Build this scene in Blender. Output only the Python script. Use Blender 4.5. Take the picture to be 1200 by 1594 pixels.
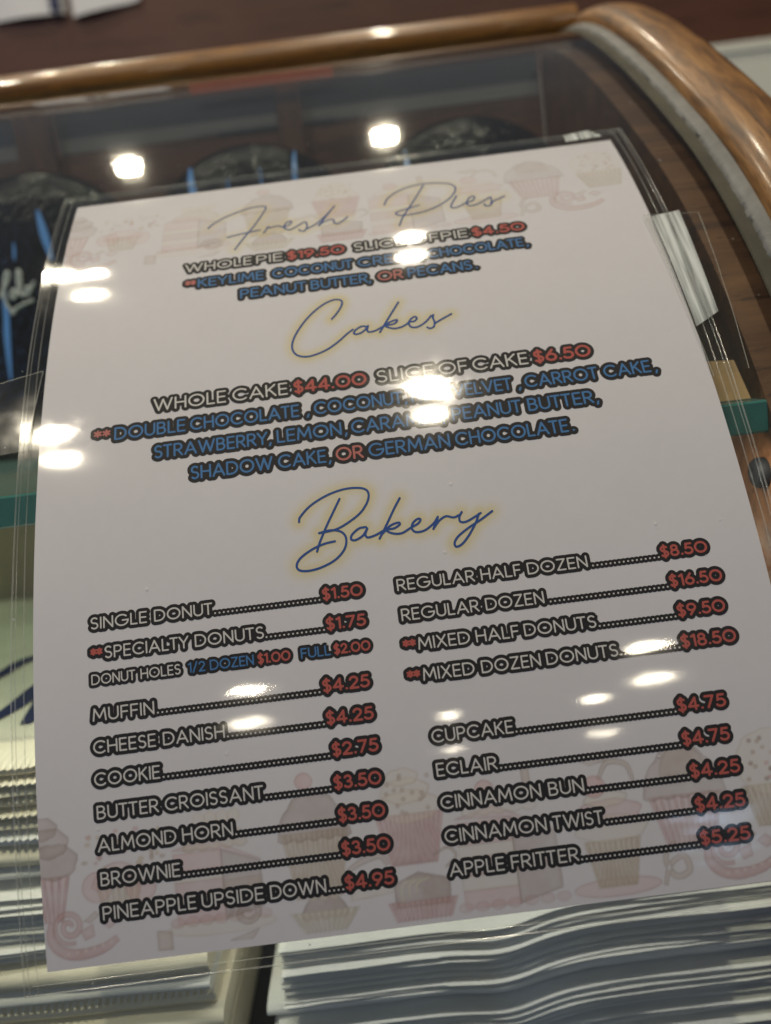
import bpy, math, random
import numpy as np

for o in list(bpy.data.objects): bpy.data.objects.remove(o, do_unlink=True)
scene = bpy.context.scene
COL = scene.collection
MM = 0.001
from mathutils import Matrix, Vector

# ---------------------------------------------------------------- camera
cam_d = bpy.data.cameras.new('camera'); cam = bpy.data.objects.new('camera', cam_d); COL.objects.link(cam)
cam.matrix_world = Matrix(((0.99204587, 0.12586810, 0.00148809, 0.0000301),
                           (-0.01889592, 0.16059769, -0.98683906, -0.2165674),
                           (-0.12445054, 0.97896149, 0.16169867, 0.1502905),
                           (0, 0, 0, 1)))
cam_d.sensor_fit = 'HORIZONTAL'; cam_d.sensor_width = 36.0; cam_d.lens = 1354.76 * 36.0 / 1200.0
cam_d.clip_start = 0.01; cam_d.clip_end = 50.0
cam_d.dof.use_dof = True; cam_d.dof.focus_distance = 0.262; cam_d.dof.aperture_fstop = 9.2
scene.camera = cam

# ---------------------------------------------------------------- ambient of the shop
world = bpy.data.worlds.new('World'); scene.world = world; world.use_nodes = True
bg = world.node_tree.nodes['Background']
bg.inputs['Color'].default_value = (0.93, 0.96, 1.04, 1); bg.inputs['Strength'].default_value = 0.075

# ---------------------------------------------------------------- lamps: recessed ceiling lights, 1.8 m above the camera, and the shop window
def lamp(name, loc, size, power, color, target=None, shape='DISK', size_y=None):
    d = bpy.data.lights.new(name, 'AREA'); d.shape = shape; d.size = size; d.energy = power; d.color = color
    if size_y: d.size_y = size_y
    o = bpy.data.objects.new(name, d); COL.objects.link(o); o.location = loc
    if target is not None:
        o.rotation_euler = (Vector(target) - Vector(loc)).to_track_quat('-Z', 'Y').to_euler()
    return o
WARM = (1.0, 0.89, 0.68)
for x, y, p, d in ((-0.555, 1.355, 4.2, .05), (0.118, 1.341, 4.2, .05), (-0.622, 0.415, 5.6, .046), (0.130, 0.400, 5.6, .046), (-0.800, -0.597, 11.4, .046), (0.142, -0.610, 11.4, .046)):
    lamp('ceiling_lamp', (x, y, 1.95), d, p, WARM, None, 'ELLIPSE', d * (.30 if y > 1 else .9))
for x, y, s in ((-0.787, -3.59, .17), (1.228, -3.76, .2), (1.18, -5.10, .15), (0.218, -5.0, .12)):
    lamp('ceiling_lamp', (x, y, 1.95), s, 6.0 * (s / .17) ** 2, WARM)
lamp('shop_window', (-2.6, -2.2, 1.1), 1.0, 12.0, (0.26, 0.46, 1.0), (0, 0, 0.05), 'RECTANGLE', 1.2)
for x, y, z, w in ((0.954, -2.858, 0.213, .10), (1.045, -2.84, 0.20, .05), (0.85, -2.88, 0.225, .05), (1.0, -2.86, 0.165, .06), (0.90, -2.88, 0.14, .05), (1.07, -2.83, 0.245, .05)):
    lamp('shop_window', (x, y, z), w, 7.0 * w * w, (0.5, 0.72, 1.0), (0.08, 0, 0.02), 'RECTANGLE', w * .5)

# added fill strip under the shelf front, unseen, to brighten the bags
lamp('fill_strip', (-0.01, 0.0570, 0.111), 0.26, 0.22, (1.0, 0.95, 0.86), (-0.01, 0.085, 0.0), 'RECTANGLE', 0.006)

vs = scene.view_settings
vs.view_transform = 'Standard'; vs.look = 'None'; vs.exposure = 0.0; vs.gamma = 1.0; vs.use_curve_mapping = False
cy = scene.cycles
cy.max_bounces = 10; cy.transparent_max_bounces = 24; cy.diffuse_bounces = 4; cy.glossy_bounces = 4
cy.caustics_reflective = False; cy.caustics_refractive = False; cy.sample_clamp_indirect = 10.0
try:
    cy.use_denoising = True; cy.denoiser = 'OPENIMAGEDENOISE'
except Exception: pass

# ---------------------------------------------------------------- helpers
rng = np.random.default_rng(7)
def tag(o, label=None, cat=None, group=None, kind=None):
    if label: o['label'] = label
    if cat: o['category'] = cat
    if group: o['group'] = group
    if kind: o['kind'] = kind
    return o
def empty(name, loc=(0, 0, 0)):
    o = bpy.data.objects.new(name, None); COL.objects.link(o); o.location = [c * MM for c in loc]; o.empty_display_size = 0.02
    return o
def mk(name, verts, faces, mat, parent=None, smooth=True, uv=None, mats=None, mi=None, autosmooth=None):
    """verts in world millimetres"""
    v = np.asarray(verts, float) * MM
    if parent is not None:
        v = v - np.array(parent_origin(parent))
    me = bpy.data.meshes.new(name)
    me.from_pydata(v.tolist(), [], [tuple(int(i) for i in f) for f in faces])
    for m in ([mat] if mats is None else mats): me.materials.append(m)
    if mi is not None: me.polygons.foreach_set('material_index', np.asarray(mi, np.int32))
    me.polygons.foreach_set('use_smooth', np.full(len(me.polygons), bool(smooth)))
    if uv is not None:
        l = me.uv_layers.new(name='UVMap'); idx = np.empty(len(me.loops), np.int32); me.loops.foreach_get('vertex_index', idx)
        l.data.foreach_set('uv', np.asarray(uv, np.float32)[idx].ravel())
    me.validate(); me.update()
    if autosmooth: me.set_sharp_from_angle(angle=math.radians(autosmooth))
    o = bpy.data.objects.new(name, me); COL.objects.link(o)
    if parent is not None: o.parent = parent
    return o
def parent_origin(p):
    l = np.array(p.location); q = p.parent
    while q is not None: l = l + np.array(q.location); q = q.parent
    return l.tolist()
def grid_faces(ni, nj, close_j=False, base=0):
    f = []
    for i in range(ni - 1):
        for j in range(nj if close_j else nj - 1):
            a = base + i * nj + j; b = base + i * nj + (j + 1) % nj
            f.append((a, b, b + nj, a + nj))
    return f
def box(name, x0, x1, y0, y1, z0, z1, mat, parent=None, bevel=0.6):
    c = []; b = bevel
    # chamfered box: three nested rings
    def ring(z, i): return [(x0 + i, y0 + i, z), (x1 - i, y0 + i, z), (x1 - i, y1 - i, z), (x0 + i, y1 - i, z)]
    v = ring(z0, b) + ring(z0 + b, 0) + ring(z1 - b, 0) + ring(z1, b)
    f = [(3, 2, 1, 0), (12, 13, 14, 15)]
    for k in range(3):
        for j in range(4): f.append((4 * k + j, 4 * k + (j + 1) % 4, 4 * k + 4 + (j + 1) % 4, 4 * k + 4 + j))
    return mk(name, v, f, mat, parent, smooth=False)
def tube(name, pts, r, mat, parent=None, n=10, uvscale=1.0):
    pts = np.asarray(pts, float); V = []; UV = []; d = 0
    for i, p in enumerate(pts):
        t = pts[min(i + 1, len(pts) - 1)] - pts[max(i - 1, 0)]; t /= np.linalg.norm(t)
        a = np.cross(t, (0, 0, 1.0)); 
        if np.linalg.norm(a) < 1e-3: a = np.cross(t, (0, 1.0, 0))
        a /= np.linalg.norm(a); b = np.cross(t, a)
        if i: d += np.linalg.norm(p - pts[i - 1])
        for k in range(n):
            w = 2 * math.pi * k / n; V.append(p + r * (math.cos(w) * a + math.sin(w) * b)); UV.append((d * uvscale, k / n))
    F = grid_faces(len(pts), n, True) + [tuple(range(n)), tuple(range((len(pts) - 1) * n, len(pts) * n))[::-1]]
    return mk(name, V, F, mat, parent, True, UV, autosmooth=50)

# smooth value noise for shapes
def vnoise(x, y, seed=0):
    r = np.random.default_rng(seed).random((64, 64))
    x = np.asarray(x, float) % 63; y = np.asarray(y, float) % 63
    i = np.floor(x).astype(int); j = np.floor(y).astype(int); u = x - i; v = y - j
    u = u * u * (3 - 2 * u); v = v * v * (3 - 2 * v)
    i2 = (i + 1) % 64; j2 = (j + 1) % 64
    return (r[i, j] * (1 - u) * (1 - v) + r[i2, j] * u * (1 - v) + r[i, j2] * (1 - u) * v + r[i2, j2] * u * v) * 2 - 1

# ---------------------------------------------------------------- materials
class NT:
    def __init__(s, name):
        s.m = bpy.data.materials.new(name); s.m.use_nodes = True; s.t = s.m.node_tree; s.t.nodes.clear()
        s.out = s.n('ShaderNodeOutputMaterial')
    def n(s, typ, inputs=None, **kw):
        nd = s.t.nodes.new(typ)
        for k, v in kw.items(): setattr(nd, k, v)
        for k, v in (inputs or {}).items():
            if isinstance(v, bpy.types.NodeSocket): s.t.links.new(v, nd.inputs[k])
            else: nd.inputs[k].default_value = v
        return nd
    def math(s, op, a, b=0.0, clamp=False):
        return s.n('ShaderNodeMath', {0: a, 1: b}, operation=op, use_clamp=clamp).outputs[0]
    def surf(s, sh): s.t.links.new(sh, s.out.inputs['Surface']); return s.m
    def ramp(s, fac, stops):
        nd = s.n('ShaderNodeValToRGB', {'Fac': fac}); cr = nd.color_ramp
        while len(cr.elements) < len(stops): cr.elements.new(0.5)
        for e, (p, c) in zip(cr.elements, stops): e.position = p; e.color = (*c, 1) if len(c) == 3 else c
        return nd.outputs['Color']
    def noise(s, scale, detail=4, rough=.55, vec=None, dist=0.0):
        i = {'Scale': scale, 'Detail': detail, 'Roughness': rough, 'Distortion': dist}
        if vec is not None: i['Vector'] = vec
        return s.n('ShaderNodeTexNoise', i).outputs['Fac']
    def obj(s): return s.n('ShaderNodeTexCoord').outputs['Object']
    def uv(s): return s.n('ShaderNodeTexCoord').outputs['UV']
    def map(s, vec, scale): return s.n('ShaderNodeMapping', {'Vector': vec, 'Scale': scale}).outputs[0]
    def bump(s, h, strength, dist): return s.n('ShaderNodeBump', {'Height': h, 'Strength': strength, 'Distance': dist}).outputs[0]

def clear_mat(name, f0=0.045, rough=0.02, tint=(0.96, 0.98, 0.97), haze=0.0, dust=0.0, ripple=0.0, haze_col=(.8, .8, .78), ripple_scale=25, dust_scale=220, streak=None, smudge=0.0, grain=0.0):
    """see-through sheet: clear, with a Fresnel gloss, a little haze and dust"""
    t = NT(name)
    nrm = None
    if ripple:
        nrm = t.bump(t.noise(ripple_scale, 2, .5, t.obj()), 1.0, ripple)
        if grain:
            g = t.n('ShaderNodeBump', {'Height': t.noise(1500, 2, .6, t.obj()), 'Strength': 1.0, 'Distance': grain, 'Normal': nrm}); nrm = g.outputs[0]
    fac = t.n('ShaderNodeLayerWeight', {'Blend': 0.5} | ({'Normal': nrm} if nrm else {})).outputs['Facing']
    F = t.math('ADD', f0, t.math('MULTIPLY', t.math('POWER', fac, 5.0), 1 - f0), True)
    tr = t.n('ShaderNodeBsdfTransparent', {'Color': (*tint, 1)})
    gl = t.n('ShaderNodeBsdfAnisotropic', {'Color': (1, 1, 1, 1), 'Roughness': rough} | ({'Normal': nrm} if nrm else {}))
    if smudge:
        sm = t.n('ShaderNodeMapRange', {0: t.noise(17, 6, .68, t.obj(), 1.2), 1: .48, 2: .72, 3: 0.0, 4: smudge}).outputs[0]
        t.t.links.new(t.math('ADD', sm, rough), gl.inputs['Roughness'])
    base = tr.outputs[0]
    if haze or dust:
        df = t.n('ShaderNodeBsdfDiffuse', {'Color': (*haze_col, 1)})
        h = t.math('MULTIPLY', t.noise(30, 5, .6, t.obj()), 2.0 * haze)
        if streak:
            sk = t.noise(1.0, 4, .6, t.map(t.obj(), streak))
            h = t.math('MULTIPLY', t.n('ShaderNodeMapRange', {0: sk, 1: .36, 2: .60, 3: .12, 4: 1.0}).outputs[0], haze)
        if dust:
            vo = t.n('ShaderNodeTexVoronoi', {'Vector': t.obj(), 'Scale': dust_scale, 'Randomness': 1.0})
            spot = t.math('LESS_THAN', vo.outputs['Distance'], t.math('MULTIPLY', t.math('SUBTRACT', vo.outputs['Color'], 0.72), 0.42))
            h = t.math('ADD', h, t.math('MULTIPLY', spot, dust), True)
        base = t.n('ShaderNodeMixShader', {0: h, 1: tr.outputs[0], 2: df.outputs[0]}).outputs[0]
    return t.surf(t.n('ShaderNodeMixShader', {0: F, 1: base, 2: gl.outputs[0]}).outputs[0])

def pbr(name, col, rough=.5, spec=.5, coat=0.0, coat_rough=.1, noise=None, bump=None, metal=0.0, sheen=0.0):
    t = NT(name); i = {'Base Color': (*col, 1), 'Roughness': rough, 'Specular IOR Level': spec, 'Coat Weight': coat, 'Coat Roughness': coat_rough, 'Metallic': metal}
    if noise:
        sc, amt = noise
        f = t.noise(sc, 5, .6, t.obj())
        i['Base Color'] = t.ramp(f, [(0.25, tuple(c * (1 - amt) for c in col)), (0.75, tuple(min(1, c * (1 + amt)) for c in col))])
    if bump:
        i['Normal'] = t.bump(t.noise(bump[0], 4, .6, t.obj()), 1.0, bump[1])
    return t.surf(t.n('ShaderNodeBsdfPrincipled', i).outputs[0])

def wood_mat(name, dark, mid, light, su=8, sv=220, coords='uv', rough=.32, coat=.5, coat_rough=.15, contrast=1.0, bump=.00015):
    t = NT(name)
    v = t.map(t.uv() if coords == 'uv' else t.obj(), (su, sv, 1) if coords == 'uv' else (su, sv, sv))
    big = t.noise(1.0, 6, .62, v, .6)
    fine = t.noise(3.1, 3, .7, t.map(v, (1.0, 2.7, 2.7)), .2)
    pores = t.math('LESS_THAN', fine, 0.40)
    f = t.math('ADD', t.math('ADD', t.math('MULTIPLY', big, .72 * contrast), .36 * (1 - contrast)), t.math('MULTIPLY', fine, .28))
    c = t.ramp(f, [(0.30, dark), (0.50, mid), (0.72, light)])
    mixn = t.n('ShaderNodeMix', {'Factor': t.math('MULTIPLY', pores, .55)}, data_type='RGBA')
    t.t.links.new(c, mixn.inputs[6]); mixn.inputs[7].default_value = (*[d * .55 for d in dark], 1)
    return t.surf(t.n('ShaderNodeBsdfPrincipled', {'Base Color': mixn.outputs[2], 'Roughness': rough, 'Coat Weight': coat, 'Coat Roughness': coat_rough,
                      'Normal': t.bump(f, .8, bump)}).outputs[0])

M = {}
M['glass'] = clear_mat('case_glass', .04, .045, (.95, .975, .96), haze=.002, dust=.4)
M['film'] = clear_mat('laminate_film', .052, .042, (.985, .985, .98), haze=.004, dust=.45, ripple=.00007, ripple_scale=36, dust_scale=190, smudge=.09, grain=.0000007)
M['seam'] = clear_mat('film_seam', .10, .12, (.95, .96, .94), haze=.17, haze_col=(.85, .86, .80))
M['tape'] = clear_mat('clear_tape', .035, .10, (.95, .955, .94), haze=.006, ripple=.00015, ripple_scale=60, dust=.5, dust_scale=300)
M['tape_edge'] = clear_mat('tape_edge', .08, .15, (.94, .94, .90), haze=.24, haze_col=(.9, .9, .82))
M['glare'] = clear_mat('glare_patch', .10, .16, (.95, .97, .96), haze=.85, haze_col=(.84, .90, .88), ripple=.0005, ripple_scale=90, streak=(420, 14, 14), dust=.3, dust_scale=260)  # bright reflections on the film margin, painted as milky streaks
M['oak'] = wood_mat('oak_trim', (.05, .019, .004), (.21, .094, .022), (.36, .18, .050), 2.2, 7, rough=.5, coat=.2, coat_rough=.16, contrast=1.5, bump=.0004)
M['rail'] = wood_mat('honey_rail', (.055, .017, .001), (.225, .088, .006), (.36, .16, .012), 6, 12, rough=.35, coat=.5, coat_rough=.05)
M['walnut'] = wood_mat('walnut_panel', (.050, .018, .007), (.135, .056, .022), (.23, .105, .045), 14, 60, 'obj', rough=.42, coat=.2)
M['post'] = wood_mat('brown_post', (.06, .022, .008), (.13, .052, .020), (.20, .085, .035), 60, 12, 'obj', rough=.4, coat=.2)
M['backboard'] = wood_mat('back_board', (.05, .018, .008), (.12, .046, .020), (.18, .075, .034), 10, 50, 'obj', rough=.5, coat=.1)
M['grey_panel'] = pbr('grey_panel', (.19, .185, .18), .3, .5, noise=(9, .2))
M['tan'] = pbr('tan_board', (.42, .34, .22), .55, .4, noise=(14, .12))
M['seal'] = pbr('sealant', (.19, .19, .182), .55, .25, noise=(90, .25), bump=(160, .0006))
M['gasket'] = pbr('gasket', (.075, .070, .050), .4, .4, noise=(60, .3))
M['floor'] = pbr('case_floor', (.012, .010, .010), .5, .3, noise=(20, .3))
M['black'] = pbr('black_plastic', (.010, .010, .011), .6, .2)
M['red'] = pbr('red_strip', (.80, .10, .03), .45, .4, noise=(60, .12))
M['patch'] = pbr('beige_light_patch', (.86, .54, .28), .55, .4, noise=(120, .1))  # reflected light put into a peach colour
M['wall'] = wood_mat('brown_wall', (.058, .018, .009), (.090, .030, .016), (.115, .042, .024), 3, 9, 'obj', rough=.5, coat=.15)
M['white_panel'] = pbr('white_panel', (.84, .85, .74), .5, .4, noise=(7, .08))
M['notice'] = pbr('notice_paper', (.78, .78, .80), .6, .3, noise=(10, .06))
M['navy'] = pbr('navy_ink', (.015, .022, .09), .5, .4)
M['white_ink'] = pbr('white_ink', (.75, .75, .74), .45, .4)
M['blue_reflection'] = pbr('blue_reflection', (.16, .40, .95), .28, .6, coat=.5)  # blue reflections on the pouches put into the colour

def pouch_mat():
    t = NT('black_foil')
    n = t.noise(240, 2, .5, t.obj(), .2)
    return t.surf(t.n('ShaderNodeBsdfPrincipled', {'Base Color': (.006, .006, .009, 1), 'Roughness': .09, 'Specular IOR Level': .22, 'Normal': t.bump(n, 1.0, .0014)}).outputs[0])
M['foil'] = pouch_mat()
def bag_mat(name, col):
    t = NT(name)
    f = t.noise(26, 5, .6, t.obj())
    fib = t.noise(1, 4, .7, t.map(t.obj(), (40, 900, 900)))
    c = t.ramp(f, [(.25, tuple(x * .88 for x in col)), (.8, tuple(min(1, x * 1.06) for x in col))])
    nrm = t.bump(t.math('ADD', t.math('MULTIPLY', f, .7), t.math('MULTIPLY', fib, .3)), .8, .0009)
    return t.surf(t.n('ShaderNodeBsdfPrincipled', {'Base Color': c, 'Roughness': .9, 'Specular IOR Level': .08, 'Normal': nrm}).outputs[0])
M['bag_white'] = bag_mat('white_bag_paper', (.84, .835, .80))
M['bag_cream'] = bag_mat('cream_bag_paper', (.84, .78, .62))
def shelf_top_mat():
    t = NT('shelf_glass')
    tr = t.n('ShaderNodeBsdfTransparent', {'Color': (.80, .90, .87, 1)}); pr = t.n('ShaderNodeBsdfPrincipled', {'Base Color': (.50, .64, .62, 1), 'Roughness': .12})
    return t.surf(t.n('ShaderNodeMixShader', {0: t.math('ADD', .22, t.math('MULTIPLY', t.noise(30, 4, .6, t.obj()), .22)), 1: tr.outputs[0], 2: pr.outputs[0]}).outputs[0])
M['shelf'] = shelf_top_mat()
M['shelf_edge'] = pbr('green_glass_edge', (.06, .22, .20), .12, .6, noise=(25, .35))
def page_mat(name, col=None):
    """laminated print: matt ink under a glossy coat whose surface is slightly cockled"""
    t = NT(name)
    base = t.n('ShaderNodeAttribute', attribute_name='print').outputs['Color'] if col is None else None
    g = t.n('ShaderNodeNewGeometry').outputs['Normal']
    cock = t.bump(t.noise(38, 2, .5, t.obj()), 1.0, .00007)
    a = t.n('ShaderNodeVectorMath', {0: cock, 1: (0.0, 0.027, 0.031)}, operation='ADD').outputs[0]
    nn = t.n('ShaderNodeVectorMath', {0: a}, operation='NORMALIZE').outputs[0]
    i = {'Base Color': base if base is not None else (*col, 1), 'Roughness': .6, 'Specular IOR Level': .2, 'Coat Weight': .8, 'Coat Roughness': .055, 'Coat IOR': 1.5, 'Coat Normal': nn}
    return t.surf(t.n('ShaderNodeBsdfPrincipled', i).outputs[0])
M['paper'] = page_mat('printed_paper')
M['ink_w'] = page_mat('ink_white', (.70, .69, .68)); M['ink_b'] = page_mat('ink_blue', (.062, .205, .47)); M['ink_r'] = page_mat('ink_red', (.50, .105, .085))
M['ink_p'] = page_mat('ink_rose', (.52, .17, .15)); M['ink_k'] = page_mat('ink_black', (.012, .010, .011)); M['ink_h'] = page_mat('ink_script_blue', (.022, .080, .32))

# ---------------------------------------------------------------- the curved front of the case: profile by arc length s (mm), s = 0 at the menu's lower edge
W, H = 215.9, 279.4
KC = (0.002153655, 0.000365142, 0.000161409); LEAN = math.radians(15.0)
def build_profile():
    s = np.linspace(0, H, 401); t = s / H
    ph = H * (KC[0] * t + KC[1] * t ** 2 / 2 + KC[2] * t ** 3 / 3)
    def integ(s, ph): 
        m = (ph[1:] + ph[:-1]) / 2; ds = np.diff(s)
        return np.concatenate([[0], np.cumsum(np.sin(m) * ds)]), np.concatenate([[0], np.cumsum(np.cos(m) * ds)])
    y, z = integ(s, ph)
    e = np.linspace(0, 224, 225)
    k = np.interp(e, [0, 8, 14, 60, 120, 180, 240, 300], [.0027, .0006, .0006, .0008, .0013, .0034, .0075, .008])
    pe = ph[-1] + np.concatenate([[0], np.cumsum((k[1:] + k[:-1]) / 2)])
    ye, ze = integ(e, pe); ye += y[-1]; ze += z[-1]
    d = np.linspace(-130, 0, 131); pd = KC[0] * d * .6
    yd, zd = integ(d, pd); yd -= yd[-1]; zd -= zd[-1]
    S = np.concatenate([d[:-1], s[:-1], H + e]); P = np.concatenate([pd[:-1], ph[:-1], pe])
    Y = np.concatenate([yd[:-1], y[:-1], ye]); Z = np.concatenate([zd[:-1], z[:-1], ze])
    c, n = math.cos(LEAN), math.sin(LEAN)
    return S, P + LEAN, Y * c + Z * n, -Y * n + Z * c
PS, PP, PY, PZ = build_profile()
def on_glass(u, s, off=0.0):
    """menu coordinates (u across from the menu's left edge, s up, off towards the viewer) to world mm"""
    u = np.asarray(u, float); s = np.asarray(s, float)
    p = np.interp(s, PS, PP)
    return np.stack([u - W / 2 + 0 * s, np.interp(s, PS, PY) - off * np.cos(p), np.interp(s, PS, PZ) + off * np.sin(p)], -1)
def sheet(name, us, ss_, off, mat, parent, thick=0.0, jitter=None):
    U, S_ = np.meshgrid(us, ss_); o = off + (jitter(U, S_) if jitter else 0 * U)
    V = on_glass(U.ravel(), S_.ravel(), o.ravel()); n = len(us); F = grid_faces(len(ss_), n)
    if thick:
        V2 = on_glass(U.ravel(), S_.ravel(), o.ravel() - thick); b = len(V); m = len(ss_)
        F = F + [tuple(b + i for i in f[::-1]) for f in F]
        rim = [j for j in range(n)] + [i * n + n - 1 for i in range(1, m)] + [(m - 1) * n + j for j in range(n - 2, -1, -1)] + [i * n for i in range(m - 2, 0, -1)]
        for a, c in zip(rim, rim[1:] + rim[:1]): F.append((a, a + b, c + b, c))
        V = np.concatenate([V, V2])
    return mk(name, V, F, mat, parent, True, autosmooth=40)

XEND = 143.6            # right end of the glass
ZF = -118.0             # floor of the case
case = empty('display_case', (0, 150, ZF))
tag(case, 'curved glass bakery display case with oak end trim and wooden top rail', 'display case')
s_glass = np.concatenate([np.arange(-118, 300, 6), np.arange(300, 496, 4)])
sheet('glass_pane', np.linspace(-560, XEND + W / 2, 12), s_glass, -1.0, M['glass'], case, thick=4.0)

def sweep(name, sec, s0, s1, step, mat, edge_noise=None, uvs=(.02, .02)):
    """sec: closed list of (x, off) around the section, swept along the glass profile"""
    ss_ = np.arange(s0, s1 + .01, step); V = []; UV = []; n = len(sec); acc = [0]
    for a, b in zip(sec, sec[1:] + sec[:1]): acc.append(acc[-1] + math.hypot(a[0] - b[0], a[1] - b[1]))
    for i, s in enumerate(ss_):
        for j, (x, o) in enumerate(sec):
            dx = edge_noise(s, j) if edge_noise else 0
            V.append(on_glass(x + dx + W / 2, s, o)); UV.append((s * uvs[0], acc[j] * uvs[1]))
    m = len(ss_); F = grid_faces(m, n, True) + [tuple(range(n))[::-1], tuple((m - 1) * n + j for j in range(n))]
    return mk(name, V, F, mat, case, True, UV, autosmooth=50)
# bullnose oak trim that follows the curve
sec = []
for k in range(15):
    a = math.pi * (1 - k / 14); sec.append((161.3 + 14.7 * math.cos(a), 1.5 + 8.5 * math.sin(a) ** .8 if 0 < k < 14 else 1.5))
sec += [(176.0, -16.0), (146.6, -16.0)]
sweep('end_trim', sec, -118, 506, 4, M['oak'], uvs=(.012, .03))
jag = np.random.default_rng(3).normal(0, 1, 4000)
def seal_noise(s, j): 
    i = int((s + 200) * 1.0) % 3990
    return (0.22 * jag[i] + .38 * jag[(i // 4) * 3 % 3990]) if j in (0, 6) else 0
sweep('sealant', [(141.0, -.9), (141.6, .5), (142.6, 1.2), (144.2, 1.6), (146.5, 1.9), (146.5, -.9)], -118, 500, 1.2, M['seal'], lambda s, j: seal_noise(s, j) if j in (0, 1) else 0)
sweep('gasket', [(136.2, -.95), (136.6, -.4), (141.4, -.4), (141.4, -.95)], -118, 496, 4, M['gasket'])
# top rail
tube('top_rail', [(x, 349, 340.5) for x in np.linspace(-620, 150, 40)], 10.8, M['rail'], case, 20, .004)
# side panel: walnut board under the glass at the right end
def side_panel():
    ss_ = np.arange(-116, 496, 6); top = [on_glass(0, s, -9.5)[1:] for s in ss_]
    poly = [(float(p[0]), float(p[1])) for p in top if p[1] > ZF + 1] + [(346.0, 320.0), (346.0, ZF)] + [(float(top[1][0]), ZF)]
    n = len(poly); V = [(127.0, y, z) for y, z in poly] + [(142.0, y, z) for y, z in poly]
    F = [tuple(range(n))[::-1], tuple(range(n, 2 * n))] + [(i, (i + 1) % n, n + (i + 1) % n, n + i) for i in range(n)]
    return mk('side_panel', V, F, M['walnut'], case, False)
side_panel()
box('back_panel', -600, 126.5, 352, 362, 131, 303, M['backboard'], case)
box('back_panel', -600, 126.5, 352, 362, ZF, 130.5, M['tan'], case)
for x0, x1 in ((-600, -196), (-172, -36), (-21, 126)):
    box('door_panel', x0, x1, 353, 360, 303.5, 329, M['grey_panel'], case)
for x0, x1 in ((-195, -173), (-35.5, -21.5)):
    box('post', x0, x1, 344, 351.5, 131, 329, M['post'], case)
box('floor_panel', -600, 126.5, -14, 351, ZF - 8, ZF, M['floor'], case)
# glass shelf with its green front edge
def shelf():
    x0, x1, y0, y1, z0, z1 = -560, 126.8, 66, 343, 114.4, 125.0
    V = [(x0, y0, z0), (x1, y0, z0), (x1, y1, z0), (x0, y1, z0), (x0, y0, z1), (x1, y0, z1), (x1, y1, z1), (x0, y1, z1)]
    b = .7
    V += [(x0, y0 - b, z0 + b), (x1, y0 - b, z0 + b), (x0, y0 - b, z1 - b), (x1, y0 - b, z1 - b)]
    F = [(3, 2, 1, 0), (4, 5, 6, 7), (0, 1, 9, 8), (8, 9, 11, 10), (10, 11, 5, 4), (1, 2, 6, 5, 11, 9), (2, 3, 7, 6), (3, 0, 8, 10, 4, 7)]
    o = mk('shelf', V, F, None, case, False, mats=[M['shelf'], M['shelf_edge']], mi=[0, 0, 1, 1, 1, 1, 1, 1])
    o['label'] = 'glass shelf with green edge'
shelf()
# dark shelf support on the side panel
def bracket():
    V = []; n = 16
    for x, r in ((127.2, 5.2), (124.5, 5.2), (123.2, 4.2), (122.9, 2.2), (123.6, 1.6)):
        for k in range(n): a = 2 * math.pi * k / n; V.append((x, 70.4 + r * math.cos(a), 100.5 + r * math.sin(a)))
    mk('shelf_bracket', V, grid_faces(5, n, True) + [tuple(range(4 * n, 5 * n))], M['black'], case, True, autosmooth=40)
bracket()
box('red_strip', -85, 1, 338, 339.2, 325.0, 330, M['red'], case, .2)

# ---------------------------------------------------------------- what stands behind the case
w_ = box('partition_wall', -1500, 1500, 900, 930, -300, 790, M['wall']); tag(w_, kind='structure')
wp = empty('wall_panel', (700, 885, -300)); tag(wp, 'pale white panel standing behind the oak trim at the right', 'panel')
box('board', 250, 1500, 872, 896, -300, 474, M['white_panel'], wp); box('edge_strip', 250, 1500, 869, 871.6, 462, 473, M['white_panel'], wp, .5)
def notice(x0, x1, z0, z1, rot, label, strip=None):
    e = empty('notice', ((x0 + x1) / 2, 898, z0)); tag(e, label, 'notice', 'notices on the back wall')
    n = 8; us = np.linspace(0, 1, n); V = []; 
    for v in us:
        for u in us:
            V.append((x0 + (x1 - x0) * u, 896.5 - 5.0 * (1 - v) ** 2 * abs(math.sin(3 * u + rot)), z0 + (z1 - z0) * v + rot * 14 * u))
    mk('sheet', V, grid_faces(n, n), M['notice'], e)
    if strip:
        a, b = strip; box('blue_band', a, b, 888.0, 889.0, z0 + 1, z1, M['navy'], e, .1)
notice(-385, -300, 606, 760, 0.0, 'white paper notice with navy band at the top left corner', (-316, -304))
notice(-292, -212, 600, 760, 0.7, 'plain white paper notice right of the navy band, above the rail')

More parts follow.
